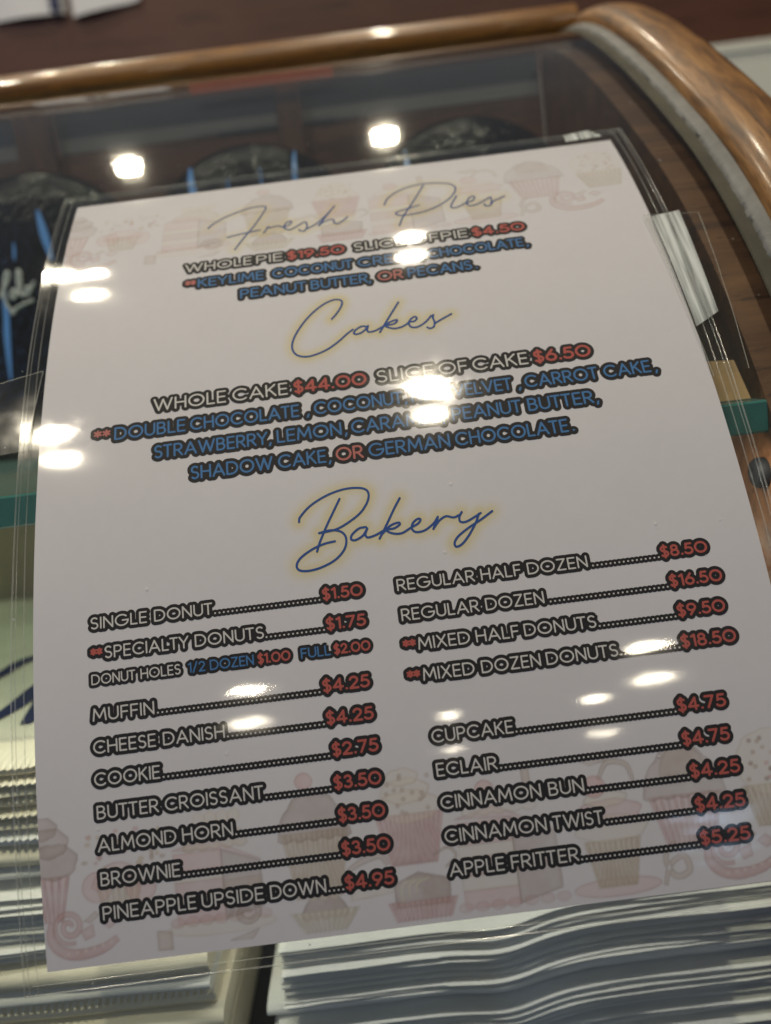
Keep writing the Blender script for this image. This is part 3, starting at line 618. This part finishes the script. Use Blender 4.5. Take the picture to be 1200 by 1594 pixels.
HEADS = {
 'Fresh Pies': [
  [[54.13, 250.18], [55.6, 252.39], [59.22, 255.73], [64.14, 258.62], [69.75, 261.08], [74.78, 261.42], [76.34, 260.19], [75.39, 256.52], [71.67, 247.86], [68.02, 241.29], [64.56, 234.53]],
  [[61.65, 242.67], [64.97, 243.5], [68.62, 244.07], [74.1, 244.96]],
  [[75.29, 242.6], [76.22, 244.18], [77.16, 246.41], [77.76, 245.43], [79.29, 245.94], [81.12, 245.96], [82.62, 244.88]],
  [[82.62, 244.88], [84.77, 245.46], [86.04, 247.33], [85.15, 248.29], [83.58, 246.48], [83.21, 244.22], [84.99, 242.56], [87.46, 243.8], [89.97, 245.91]],
  [[89.97, 245.91], [91.21, 246.49], [91.65, 245.31], [91.79, 242.85], [90.68, 240.7], [89.18, 241.03], [88.73, 241.95]],
  [[91.75, 241.81], [94.75, 243.77], [97.97, 247.34], [100.97, 251.64], [102.88, 254.86]],
  [[102.88, 254.86], [99.94, 249.64], [96.23, 242.92], [97.84, 244.68], [100.33, 245.73], [101.85, 245.6], [102.04, 243.74], [103.17, 242.44], [105.4, 244.06], [107.38, 246.3]],
  [[121.69, 250.98], [123.55, 255.51], [128.04, 259.81], [133.97, 262.29], [140.31, 262.69], [146.4, 261.14], [149.2, 258.82], [149.67, 255.68], [147.43, 250.96], [143.17, 246.88], [137.9, 243.94], [132.28, 242.63], [127.43, 242.65], [125.6, 243.7], [126.0, 245.12], [129.68, 246.46], [134.75, 247.94]],
  [[137.98, 261.65], [134.63, 254.6], [131.02, 247.47], [127.93, 241.69], [125.88, 236.16]],
  [[149.22, 250.53], [147.09, 246.53], [146.33, 244.19], [147.2, 243.13], [149.43, 243.81], [152.1, 245.38]],
  [[152.1, 245.38], [154.71, 246.43], [155.94, 248.38], [155.2, 249.46], [153.41, 247.85], [152.35, 245.0], [153.58, 243.19], [156.75, 243.99], [160.18, 246.28]],
  [[160.18, 246.28], [161.69, 247.26], [161.82, 245.9], [161.59, 243.21], [160.28, 241.57], [158.87, 242.21], [158.76, 243.32]],
  [[161.24, 243.62], [163.6, 244.94], [166.97, 246.7]],
  [[149.13, 250.78], [149.46, 250.93]],
 ],
 'Cakes': [
  [[97.6, 191.76], [99.13, 193.6], [100.9, 196.33], [101.77, 198.87], [101.05, 200.33], [98.54, 200.62], [94.48, 198.61], [89.73, 194.09], [85.81, 188.47], [83.74, 183.79], [83.55, 180.31], [84.92, 177.88], [87.55, 176.77], [90.8, 177.06], [95.24, 178.75], [99.26, 181.58], [102.21, 184.28], [104.37, 185.93]],
  [[109.23, 186.34], [107.63, 186.83], [105.63, 185.86], [104.57, 184.46], [105.15, 183.65], [107.09, 184.04], [109.0, 185.66], [109.65, 186.78], [109.09, 184.92], [109.8, 183.87], [112.02, 184.22], [114.33, 185.48]],
  [[120.98, 195.72], [118.95, 192.43], [116.26, 188.06], [113.27, 183.15]],
  [[114.3, 185.13], [116.68, 186.9], [119.24, 187.78], [119.55, 187.14], [118.22, 186.06], [115.46, 185.8], [116.44, 184.77], [118.53, 183.99], [121.32, 184.52], [123.7, 186.08]],
  [[123.43, 186.12], [125.35, 186.16], [126.31, 187.31], [125.6, 188.16], [124.1, 187.1], [123.34, 185.41], [123.96, 183.8], [126.09, 183.44], [129.05, 185.17], [131.3, 187.71]],
  [[132.05, 187.95], [131.69, 186.54], [131.98, 184.68], [131.43, 182.62], [130.0, 182.14], [129.27, 182.77]],
  [[131.89, 183.98], [134.55, 185.48], [138.09, 187.28]],
 ],
 'Bakery': [
  [[81.14, 116.95], [81.68, 118.57], [85.23, 121.91], [90.83, 124.68], [96.32, 125.87], [101.06, 125.47], [102.99, 123.98], [102.67, 121.12], [100.22, 117.64], [96.4, 115.01], [92.09, 113.1], [86.87, 112.56]],
  [[94.11, 122.81], [92.12, 119.37], [89.28, 114.41], [86.77, 109.49], [85.76, 106.88]],
  [[86.87, 112.56], [90.32, 113.03], [93.47, 112.17], [94.82, 109.95], [94.08, 106.69], [91.16, 103.74], [86.92, 101.9], [82.8, 101.24], [79.96, 101.79], [79.3, 103.5], [80.88, 105.7], [84.57, 107.83], [88.18, 109.0], [91.37, 109.37]],
  [[101.14, 112.63], [99.07, 112.47], [96.85, 110.91], [96.29, 109.45], [97.52, 108.92], [99.98, 110.06], [101.5, 112.15], [100.72, 110.4], [101.36, 109.27], [103.74, 109.69], [105.9, 110.63]],
  [[112.4, 120.56], [110.22, 117.23], [107.63, 112.88], [104.82, 108.44]],
  [[105.68, 109.73], [108.41, 112.03], [110.96, 112.74], [111.35, 112.07], [109.47, 111.08], [107.11, 110.96], [108.71, 109.64], [111.58, 109.25], [114.69, 110.69]],
  [[114.69, 110.69], [116.86, 111.64], [117.77, 112.76], [117.06, 113.16], [115.46, 112.13], [114.82, 110.36], [115.94, 109.04], [118.59, 109.24], [121.46, 111.02], [123.08, 112.98]],
  [[123.08, 112.98], [122.83, 112.39], [121.23, 109.32]],
  [[121.45, 109.66], [123.32, 111.7], [125.53, 112.83], [127.78, 112.16], [129.62, 112.72]],
  [[130.45, 113.55], [129.53, 112.11], [129.59, 110.55], [131.31, 110.31], [134.13, 111.49], [136.04, 112.48]],
  [[135.42, 112.25], [134.13, 109.63], [131.53, 105.98], [129.14, 103.56], [127.3, 102.9], [126.91, 104.16], [128.35, 106.1], [131.9, 108.38], [135.71, 110.34], [139.58, 112.62]],
 ],
}


# ---------------------------------------------------------------- the menu
menu = empty('menu', (0, 0, 0)); tag(menu, 'laminated bakery price menu taped to the curved glass', 'menu')
PX, PYN = 541, 700
pu = np.linspace(0, W, PX); psn = np.linspace(0, H, PYN)
PU, PSG = np.meshgrid(pu, psn)
INK = np.empty((PYN, PX, 3)); INK[:] = (.735, .725, .768)
wob = np.zeros_like(PU)
for sc, am, sd in ((9, .5, 1), (3.2, .3, 2), (1.3, .2, 3)): wob += am * vnoise(PU / sc + 5, PSG / sc + 9, sd)
def blend(mask, col, a):
    m = (np.clip(mask, 0, 1) * a)[..., None]; INK[:] = INK * (1 - m) + np.array(col) * m
def pdist(pts, clip=None):
    """signed distance to a closed polygon (negative inside), local window"""
    p = np.asarray(pts, float); x0, y0 = p.min(0) - 3; x1, y1 = p.max(0) + 3
    i0, i1 = np.searchsorted(pu, (x0, x1)); j0, j1 = np.searchsorted(psn, (y0, y1))
    if i1 <= i0 or j1 <= j0: return None
    X = PU[j0:j1, i0:i1]; Y = PSG[j0:j1, i0:i1]; D = np.full(X.shape, 99.0); inside = np.zeros(X.shape, bool)
    for (ax, ay), (bx, by) in zip(p, np.roll(p, -1, 0)):
        dx, dy = bx - ax, by - ay; l2 = dx * dx + dy * dy + 1e-12; t = np.clip(((X - ax) * dx + (Y - ay) * dy) / l2, 0, 1)
        D = np.minimum(D, np.hypot(X - ax - t * dx, Y - ay - t * dy))
        c = ((ay > Y) != (by > Y)) & (X < (bx - ax) * (Y - ay) / (dy if abs(dy) > 1e-9 else 1e-9) + ax); inside ^= c
    return (slice(j0, j1), slice(i0, i1)), np.where(inside, -D, D)
FADE = 1.0
def wash(pts, col, a=.5, line=.35, lcol=None):
    r = pdist(pts)
    if r is None: return
    sl, D = r; w = wob[sl]
    m = np.clip(.5 - D / .5, 0, 1) * (.78 + .40 * w) + .25 * np.exp(-(np.minimum(D, 0) / .7) ** 2) * (D < .1)
    sub = INK[sl]; mm = (np.clip(m, 0, 1) * a * FADE)[..., None]; sub[:] = sub * (1 - mm) + np.array(col) * mm
    if line:
        lm = (np.exp(-(D / .28) ** 2) * line * FADE * (.7 + .5 * w))[..., None].clip(0, 1); lc = np.array(lcol if lcol else tuple(c * .55 for c in col)); sub[:] = sub * (1 - lm) + lc * lm
def ell(cx, cy, rx, ry, n=28, wv=0, k=0): return [(cx + rx * (1 + wv * math.sin(k * a)) * math.cos(a), cy + ry * (1 + wv * math.sin(k * a)) * math.sin(a)) for a in np.linspace(0, 2 * math.pi, n, endpoint=False)]
def stroke_wash(pl, wd, col, a):
    pts = catmull(pl, 8); n = len(pts); L_ = []; R_ = []
    for i, p in enumerate(pts):
        q, r = np.array(pts[max(0, i - 1)]), np.array(pts[min(n - 1, i + 1)]); t = r - q; t /= np.linalg.norm(t) + 1e-9; w = wd / 2 * (.6 + .4 * math.sin(math.pi * i / (n - 1)))
        L_.append((p[0] - t[1] * w, p[1] + t[0] * w)); R_.append((p[0] + t[1] * w, p[1] - t[0] * w))
    wash(L_ + R_[::-1], col, a)
BR, PK, TN, CR, RO, LB = (.38, .28, .24), (.68, .43, .43), (.64, .54, .40), (.74, .69, .60), (.58, .37, .36), (.54, .44, .38)
def dome(u0, u1, s0, s1, col, a, scal=0): 
    top = [(u0 + (u1 - u0) * t, s0 + (s1 - s0) * math.sin(math.pi * t) ** .6 + (abs(math.sin(scal * math.pi * t)) * .9 if scal else 0)) for t in np.linspace(0, 1, 30)]
    bot = [(u1 - (u1 - u0) * t, s0 - .9 * abs(math.sin(5 * math.pi * t))) for t in np.linspace(0, 1, 30)]
    wash(top + bot, col, a)
def wrapper(u0, u1, s0, s1, col, a, n=9, inset=.16):
    w = (u1 - u0) * inset; bot = [(u0 + w + (u1 - u0 - 2 * w) * t, s0 + (.5 if i % 2 else 0)) for i, t in enumerate(np.linspace(0, 1, 2 * n))]
    wash([(u1, s1), (u0, s1)] + bot, col, a)
    for t in np.linspace(.06, .94, n):
        stroke_wash([(u0 + w + (u1 - u0 - 2 * w) * t, s0 + .4), ((u0 + (u1 - u0) * t + u0 + w + (u1 - u0 - 2 * w) * t) / 2, (s0 + s1) / 2), (u0 + (u1 - u0) * t, s1 - .3)], .7, tuple(c * .8 for c in col), a * .6)
def slice_cake(u0, u1, s0, s1):
    m = u0 + (u1 - u0) * .56; h = s1 - s0
    for k, (c, f0, f1) in enumerate(((PK, 0, .2), (CR, .2, .36), (RO, .36, .56), (CR, .56, .70), (PK, .70, .95))):
        wash([(u0, s0 + h * f0), (m, s0 + h * f0), (m, s0 + h * f1), (u0, s0 + h * f1)], c, .42, .2)
    wash([(m, s0), (u1, s0 + h * .12), (u1, s0 + h * .74), (m, s0 + h * .94)], BR, .40)
    wash([(m, s0 + h * .36), (u1, s0 + h * .42), (u1, s0 + h * .54), (m, s0 + h * .52)], LB, .4, .2)
    wash([(u0, s1), (m, s1 - 1), (u1, s0 + h * .76), (u0 + (u1 - u0) * .4, s1 + 2.5)], PK, .3)
    for t in np.linspace(0, 1, 7): wash(ell(u0 + (u1 - u0) * t, s0 + .4, 2.0, 1.3, 14), RO, .3, .15)
def curl(cu, cs, r, flip=1):
    stroke_wash([(cu + flip * r * q * math.cos(a), cs + r * q * math.sin(a)) for a, q in zip(np.linspace(0, 3.6 * math.pi, 22), np.linspace(.15, 1.0, 22))], r * .33, RO, .55)
def candy(u0, s0):
    curl(u0 + 7, s0 + 9.5, 4.6)
    stroke_wash([(u0 + 2.2, s0 + 11), (u0 + 1.8, s0 + 6.5), (u0 + 5, s0 + 3.0), (u0 + 10, s0 + 2.0), (u0 + 16, s0 + 3.0), (u0 + 20, s0 + 5.2)], 2.8, RO, .62)
    for t in np.linspace(.15, .95, 6): wash(ell(u0 + 4 + 15 * t, s0 + 2.4 + 2.2 * t * t, .45, .4, 10), (.75, .65, .62), .7, 0)
    wash([(u0 + 10, s0 + 8), (u0 + 13.5, s0 + 9.5), (u0 + 13.8, s0 + 6.4), (u0 + 11.2, s0 + 5.6)], RO, .5)
    wash([(u0 + 15.5, s0 + 10), (u0 + 18, s0 + 8), (u0 + 20.6, s0 + 9.6), (u0 + 18, s0 + 11.5)], RO, .42)
    wash([(u0 + 11, s0 + 10.5), (u0 + 14.5, s0 + 12.8), (u0 + 15.4, s0 + 11.8), (u0 + 13, s0 + 10)], LB, .5)
def band(s0, fade):
    global FADE
    FADE = fade
    S_ = lambda v: s0 + v
    # cone at the left edge
    wrapper(-2, 8, S_(12), S_(24), PK, .45, 5, .25)
    for c, r, s_ in ((1.0, 4.2, 37), (2.6, 5.6, 33), (3.8, 6.6, 28)): wash(ell(c, S_(s_), r, r * .72, 24, .05, 7), BR, .42)
    candy(0, S_(1)); candy(182, S_(.5))
    rs = np.random.default_rng(5)
    for _ in range(46): wash(ell(rs.uniform(12, 36), S_(rs.uniform(24, 35)), .3 + .5 * rs.random(), .3 + .4 * rs.random(), 8), (PK, LB, TN)[int(rs.integers(0, 3))], .6, .2)
    # little heart cupcake
    wrapper(15, 28, S_(12), S_(21), TN, .45, 7); wash(ell(15.5, S_(20), 4.2, 4.0, 24), PK, .4); wash(ell(27.6, S_(19), 4.2, 4.2, 24), PK, .4); dome(14, 29, S_(20), S_(26), PK, .35)
    # tall cake on a plate
    wash(ell(49, S_(6), 15, 2.2, 30), CR, .4, .3, LB); slice_cake(37, 61, S_(7.5), S_(27)); dome(40, 58, S_(27), S_(33), TN, .4, 6)
    for k in range(4): wash(ell(45 + 3.3 * k, S_(34.5), 1.7, 1.9, 14), CR, .5, .3, LB)
    stroke_wash([(56 + 4.4 * q * math.cos(a), S_(8.5) + 3.6 * q * math.sin(a)) for a, q in zip(np.linspace(0, 9.5, 20), np.linspace(.2, 1, 20))], 1.7, BR, .45)
    wash([(31, S_(1.5)), (35, S_(1.3)), (35, S_(6)), (31, S_(6.5))], LB, .55); wash([(51, S_(1.8)), (59, S_(4)), (57, S_(1.6))], LB, .4)
    # tall cupcake with cherry
    wrapper(67.5, 86, S_(10), S_(27.5), TN, .48, 12); dome(66.5, 87, S_(26), S_(38), BR, .46, 6); wash(ell(75.2, S_(41.2), 2.4, 2.2, 20), PK, .5)
    # chocolate in a paper case
    dome(71, 84, S_(5), S_(11.5), BR, .55); wrapper(68, 87, S_(.8), S_(6.4), CR, .65, 10, .2)
    for k in range(3): wash(ell(74.5 + 3 * k, S_(11), 1.5, 1.8, 12), CR, .45, .2)
    # cream cake behind
    wash([(85, S_(8)), (97, S_(9)), (96, S_(15)), (86, S_(14))], CR, .4, .35, LB); stroke_wash([(85, S_(16)), (89, S_(18)), (94, S_(19)), (96, S_(16.5))], 1.6, LB, .4)
    # swirl cupcake
    wrapper(94, 113, S_(15.5), S_(29), PK, .52, 13); 
    for c, r, s_ in ((103.5, 8.6, 31), (103, 6.8, 35.2), (102.6, 4.6, 39)): wash(ell(c, S_(s_), r, r * .5, 26, .05, 6), CR, .35, .4, LB)
    for _ in range(16): wash(ell(rs.uniform(97, 110), S_(rs.uniform(29, 40)), .5, .5, 8), LB, .5, .2)
    stroke_wash([(112, S_(14)), (115, S_(16.5)), (113, S_(19)), (109, S_(17.5))], .6, LB, .5)
    # petit four with stripes
    wash([(97, S_(4.5)), (112, S_(4.5)), (112.5, S_(11)), (104, S_(13.4)), (97.2, S_(11))], BR, .58); wrapper(95, 114, S_(.8), S_(6), PK, .5, 12, .1)
    for k in range(3): stroke_wash([(99 + 2 * k, S_(6 + k)), (99.4 + 2 * k, S_(10.4)), (103 + 2 * k, S_(11.8))], .7, CR, .7)
    # layer slice with candle
    slice_cake(116, 143, S_(2), S_(26)); dome(118, 139, S_(27), S_(32), CR, .3, 5); wash([(136, S_(33)), (138, S_(33)), (138, S_(38)), (136, S_(38))], LB, .5)
    wash(ell(125, S_(33), 2.6, 2.4, 18), PK, .45)
    # cherry cupcake on a plate
    wash(ell(158, S_(3), 12, 2.4, 30), PK, .35, .35); wrapper(150.5, 166, S_(3), S_(15.5), TN, .55, 10)
    for c, r, s_, cl in ((158.5, 10, 18.5, CR), (158.5, 9, 23, PK), (158, 6, 26.5, CR)): wash(ell(c, S_(s_), r, r * .36, 28, .05, 6), cl, .42, .4)
    wash(ell(155.4, S_(30), 3.1, 2.9, 20), PK, .6); stroke_wash([(157, S_(32)), (160, S_(36)), (165, S_(35)), (166.5, S_(30.5))], 1.3, LB, .45); wash([(152, S_(37.6)), (158, S_(38.4)), (160, S_(36.6)), (155, S_(35.8))], LB, .45)
    # brown muffin
    wrapper(170, 190, S_(12), S_(25), PK, .42, 10); dome(168.5, 191.5, S_(25), S_(38), BR, .42, 5); dome(174, 187, S_(31), S_(39), LB, .35)
    # curl, sprinkled cupcake at the right edge
    stroke_wash([(171, S_(2)), (173, S_(7)), (177, S_(9)), (178, S_(5)), (174, S_(4)), (172, S_(9)), (175, S_(13))], 1.6, LB, .5)
    wrapper(196, 214, S_(14), S_(25), TN, .48, 10); wash(ell(205, S_(31), 9.6, 8.8, 30, .03, 9), CR, .35, .35, LB)
    for _ in range(26): wash(ell(rs.uniform(198, 212), S_(rs.uniform(26, 38)), .55, .5, 8), (BR, PK, LB)[int(rs.integers(0, 3))], .6, .2)
    FADE = 1.0
band(0.5, 1.08); band(231, .62)
INK *= (1 + .012 * vnoise(PU / 14, PSG / 14, 21) + .010 * vnoise(PU / 2.1, PSG / 2.1, 22))[..., None]

# script headings: soft yellow halo on the paper, blue pen strokes over it
heads = {k: [catmull(pl, 7) for pl in v] for k, v in HEADS.items()}
for k, ls in heads.items():
    Dg = seg_dist(PU, PSG, ls, 6.0); g = np.exp(-(np.maximum(Dg - .5, 0) / 2.2) ** 2)
    blend(g * np.clip(.85 + .3 * wob, 0, 1), (.72, .60, .20), .62 if k != 'Fresh Pies' else .36)

paper = sheet('paper', pu, psn, 0.0, M['paper'], menu)
ca = paper.data.color_attributes.new('print', 'FLOAT_COLOR', 'POINT')
ca.data.foreach_set('color', np.concatenate([INK, np.ones((PYN, PX, 1))], -1).astype(np.float32).ravel())

for k, ls in heads.items():
    a = np.array([p for l in ls for p in l]); h = .14; x0, y0 = a.min(0) - 1.5; x1, y1 = a.max(0) + 1.5
    X, Y = np.meshgrid(np.arange(x0, x1, h), np.arange(y0, y1, h))
    o = print_mesh('script_heading', seg_dist(X, Y, ls, 1.2) - (.34 if k != 'Fresh Pies' else .29), x0, y0, h, .10, M['ink_h'], menu)
    o['label'] = 'blue script heading reading %s' % k

SWID = {'w': .46, 'b': .50, 'r': .66, 'p': .54}
for s, cap, segs, dots in LINES:
    cap = cap * 1.08
    big = cap > 4; sw = {k: v * (1.30 if big else 1.0) * (.85 if cap < 3.2 else 1) for k, v in SWID.items()}
    groups = {}; words = []
    for t, cc, a, b in segs:
        q = word(t, a, b, s, cap, sw[cc]); words.append((cc, q)); groups.setdefault(cc, []).extend(q)
    if dots:
        n = max(2, int(round((dots[1] - dots[0]) / 1.31)) + 1)
        groups.setdefault('w', []); dl = [[(u, s + .3), (u + .02, s + .3)] for u in np.linspace(dots[0] + .2, dots[1] - .1, n)]
    else: dl = []
    allp = np.array([p for g in groups.values() for q in g for p in q] + [q[0] for q in dl])
    x0, y0 = allp.min(0) - 2.2; x1, y1 = allp.max(0) + 2.2
    h = .26; X, Y = np.meshgrid(np.arange(x0, x1, h), np.arange(y0, y1, h)); D = np.full(X.shape, 9.0)
    ol = 1.12 if big else (1.0 if cap > 3.2 else .86)
    for c, g in groups.items(): D = np.minimum(D, seg_dist(X, Y, g, 3.0) - sw[c] / 2 - ol)
    if dl: D = np.minimum(D, seg_dist(X, Y, dl, 3.0) - .28 - .80)
    line = print_mesh('printed_line', D, x0, y0, h, .08, M['ink_k'], menu)
    line['label'] = 'printed line reading ' + ' '.join(t for t, *_ in sorted(segs, key=lambda q: q[2]))
    h = .13
    def ink(name, lines_, r, m):
        a = np.array([p for q in lines_ for p in q]); x0, y0 = a.min(0) - .6; x1, y1 = a.max(0) + .7
        X, Y = np.meshgrid(np.arange(x0, x1, h), np.arange(y0, y1, h)); return print_mesh(name, seg_dist(X, Y, lines_, 1.2) - r, x0, y0, h, .16, m, line)
    for cc, q in words: ink({'w': 'white_lettering', 'b': 'blue_lettering', 'r': 'red_lettering', 'p': 'rose_lettering'}[cc], q, sw[cc] / 2, M['ink_' + cc])
    if dl: ink('dot_leader', dl, .27, M['ink_w'])['kind'] = 'stuff'

# laminate: clear film over the paper, wider than it all round, with sealed seams
def lift(U, S_): return .10 * vnoise(U / 40, S_ / 40, 31) + .25 * np.maximum(0, np.abs(U - W / 2) - W / 2) / 6
sheet('film', np.linspace(-6.3, W + 6.3, 60), np.linspace(-5.6, H + 7.4, 80), .55, M['film'], menu, jitter=lift)
def seam(pts, wd=.55, ht=.35, off=.75):
    V = []; pts = np.asarray(pts, float)
    for i, p in enumerate(pts):
        t = pts[min(i + 1, len(pts) - 1)] - pts[max(i - 1, 0)]; t /= np.linalg.norm(t); nn = np.array([-t[1], t[0]])
        for a, o in ((-1, 0), (-.5, ht * .8), (0, ht), (.5, ht * .8), (1, 0)):
            q = p + nn * a * wd / 2; V.append(on_glass(q[0], q[1], off + o))
    return mk('seam', V, grid_faces(len(pts), 5), M['seam'], menu)
def run(u0, s0, u1, s1, n=60, wob_=.12, sd=0): 
    return [(u0 + (u1 - u0) * t + (wob_ * vnoise(t * 9 + sd, 2.2, sd) if s0 != s1 else 0), s0 + (s1 - s0) * t + (wob_ * vnoise(t * 9 + sd, 5.2, sd) if s0 == s1 else 0)) for t in np.linspace(0, 1, n)]
for k, (du, wd) in enumerate(((6.2, .6), (5.0, .35), (2.6, .4))):
    seam(run(-du, -5.4, -du + .3, H + 7.2, sd=k + 1), wd); seam(run(W + du, -5.4, W + du - .3, H + 7.2, sd=k + 11), wd)
seam(run(-6.2, H + 7.3, W + 6.2, H + 7.3, sd=5), .6); seam(run(-6.0, H + 4.2, W + 5.0, H + 4.6, sd=6), .35)
seam(run(-6.2, -5.5, W + 6.2, -5.5, sd=7), .6); seam(run(-4.0, -3.0, W + 4.0, -3.0, sd=8), .3)

# tape that holds the menu, and milky patches imitating reflections
def tape(quad, label, mat, n=14, off=1.15, edges=True):
    q = np.array(quad, float); e = empty('clear_tape', tuple(on_glass(q[0][0], q[0][1], off))); tag(e, label, 'tape', 'tape pieces and glare patches on the menu edge')  # the patches imitating reflections get this name too
    V = []
    for i in range(n):
        for j in range(n):
            a, b = i / (n - 1), j / (n - 1); p = (q[0] * (1 - b) + q[1] * b) * (1 - a) + (q[3] * (1 - b) + q[2] * b) * a
            V.append(on_glass(p[0], p[1], off + .05 * vnoise(a * 5 + q[0][0], b * 5, 41)))
    mk('strip', V, grid_faces(n, n), mat, e)
    if edges:
        for a, b in ((q[0], q[1]), (q[1], q[2]), (q[3], q[0])):
            pts = [a + (b - a) * t + .12 * np.array([vnoise(t * 8, 1.5, 3), vnoise(t * 8, 4.5, 4)]) for t in np.linspace(0, 1, 24)]
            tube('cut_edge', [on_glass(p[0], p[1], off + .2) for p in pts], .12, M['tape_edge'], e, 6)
    return e
tape([(213.0, 222.6), (232.0, 220.4), (227.6, 149.4), (216.0, 148.0)], 'long clear tape on the right margin of the menu, reaching the wood panel', M['tape'])
tape([(215.2, 221.0), (225.5, 222.4), (224.2, 172.5), (215.6, 167.5)], 'milky patch imitating a reflection over the right edge of the menu', M['glare'], off=1.75, edges=False)
tape([(198.5, 286.4), (209.0, 288.2), (213.0, 281.2), (198.2, 280.2)], 'short milky patch imitating a reflection over the top margin near the right corner', M['glare'], off=1.2, edges=False)
tape([(-30.0, 177.6), (-.4, 183.7), (-3.4, 152.9), (-34.0, 151.0)], 'clear tape on the left margin of the menu above the shelf edge', M['tape'])

# carton beside the side panel and the navy print on the topmost left bag
ct = empty('carton', (116, 130, -47)); tag(ct, 'pale paper carton beside the wood side panel, right of the menu', 'carton')
box('body', 106, 126.2, 76, 200, -47, 70, M['bag_white'], ct, 1.0); box('lid', 105.4, 126.5, 75.2, 200.8, 66, 73, M['bag_white'], ct, 1.0)
def navy(pts, wd):
    pts = np.array(catmull(pts, 8)); V = []
    for i, p in enumerate(pts):
        t = pts[min(i + 1, len(pts) - 1)] - pts[max(i - 1, 0)]; t = t / (np.linalg.norm(t) + 1e-9); w = wd / 2 * (.45 + .55 * math.sin(math.pi * (i + .5) / len(pts)))
        for a in (-1, 1): x, y = p[0] - a * t[1] * w, p[1] + a * t[0] * w; V.append((x, y, ztop + shapeL(x, y) + .75))
    mk('navy_print', V, grid_faces(len(pts), 2), M['navy'], topbag, True)
navy([(-172, 112), (-166, 128), (-164, 142), (-163, 160), (-160, 172)], 9)
navy([(-152, 112), (-153, 130), (-156, 150), (-154, 166)], 9)
navy([(-196, 160), (-190, 178), (-187, 195), (-180, 203), (-165, 206), (-150, 205)], 8)
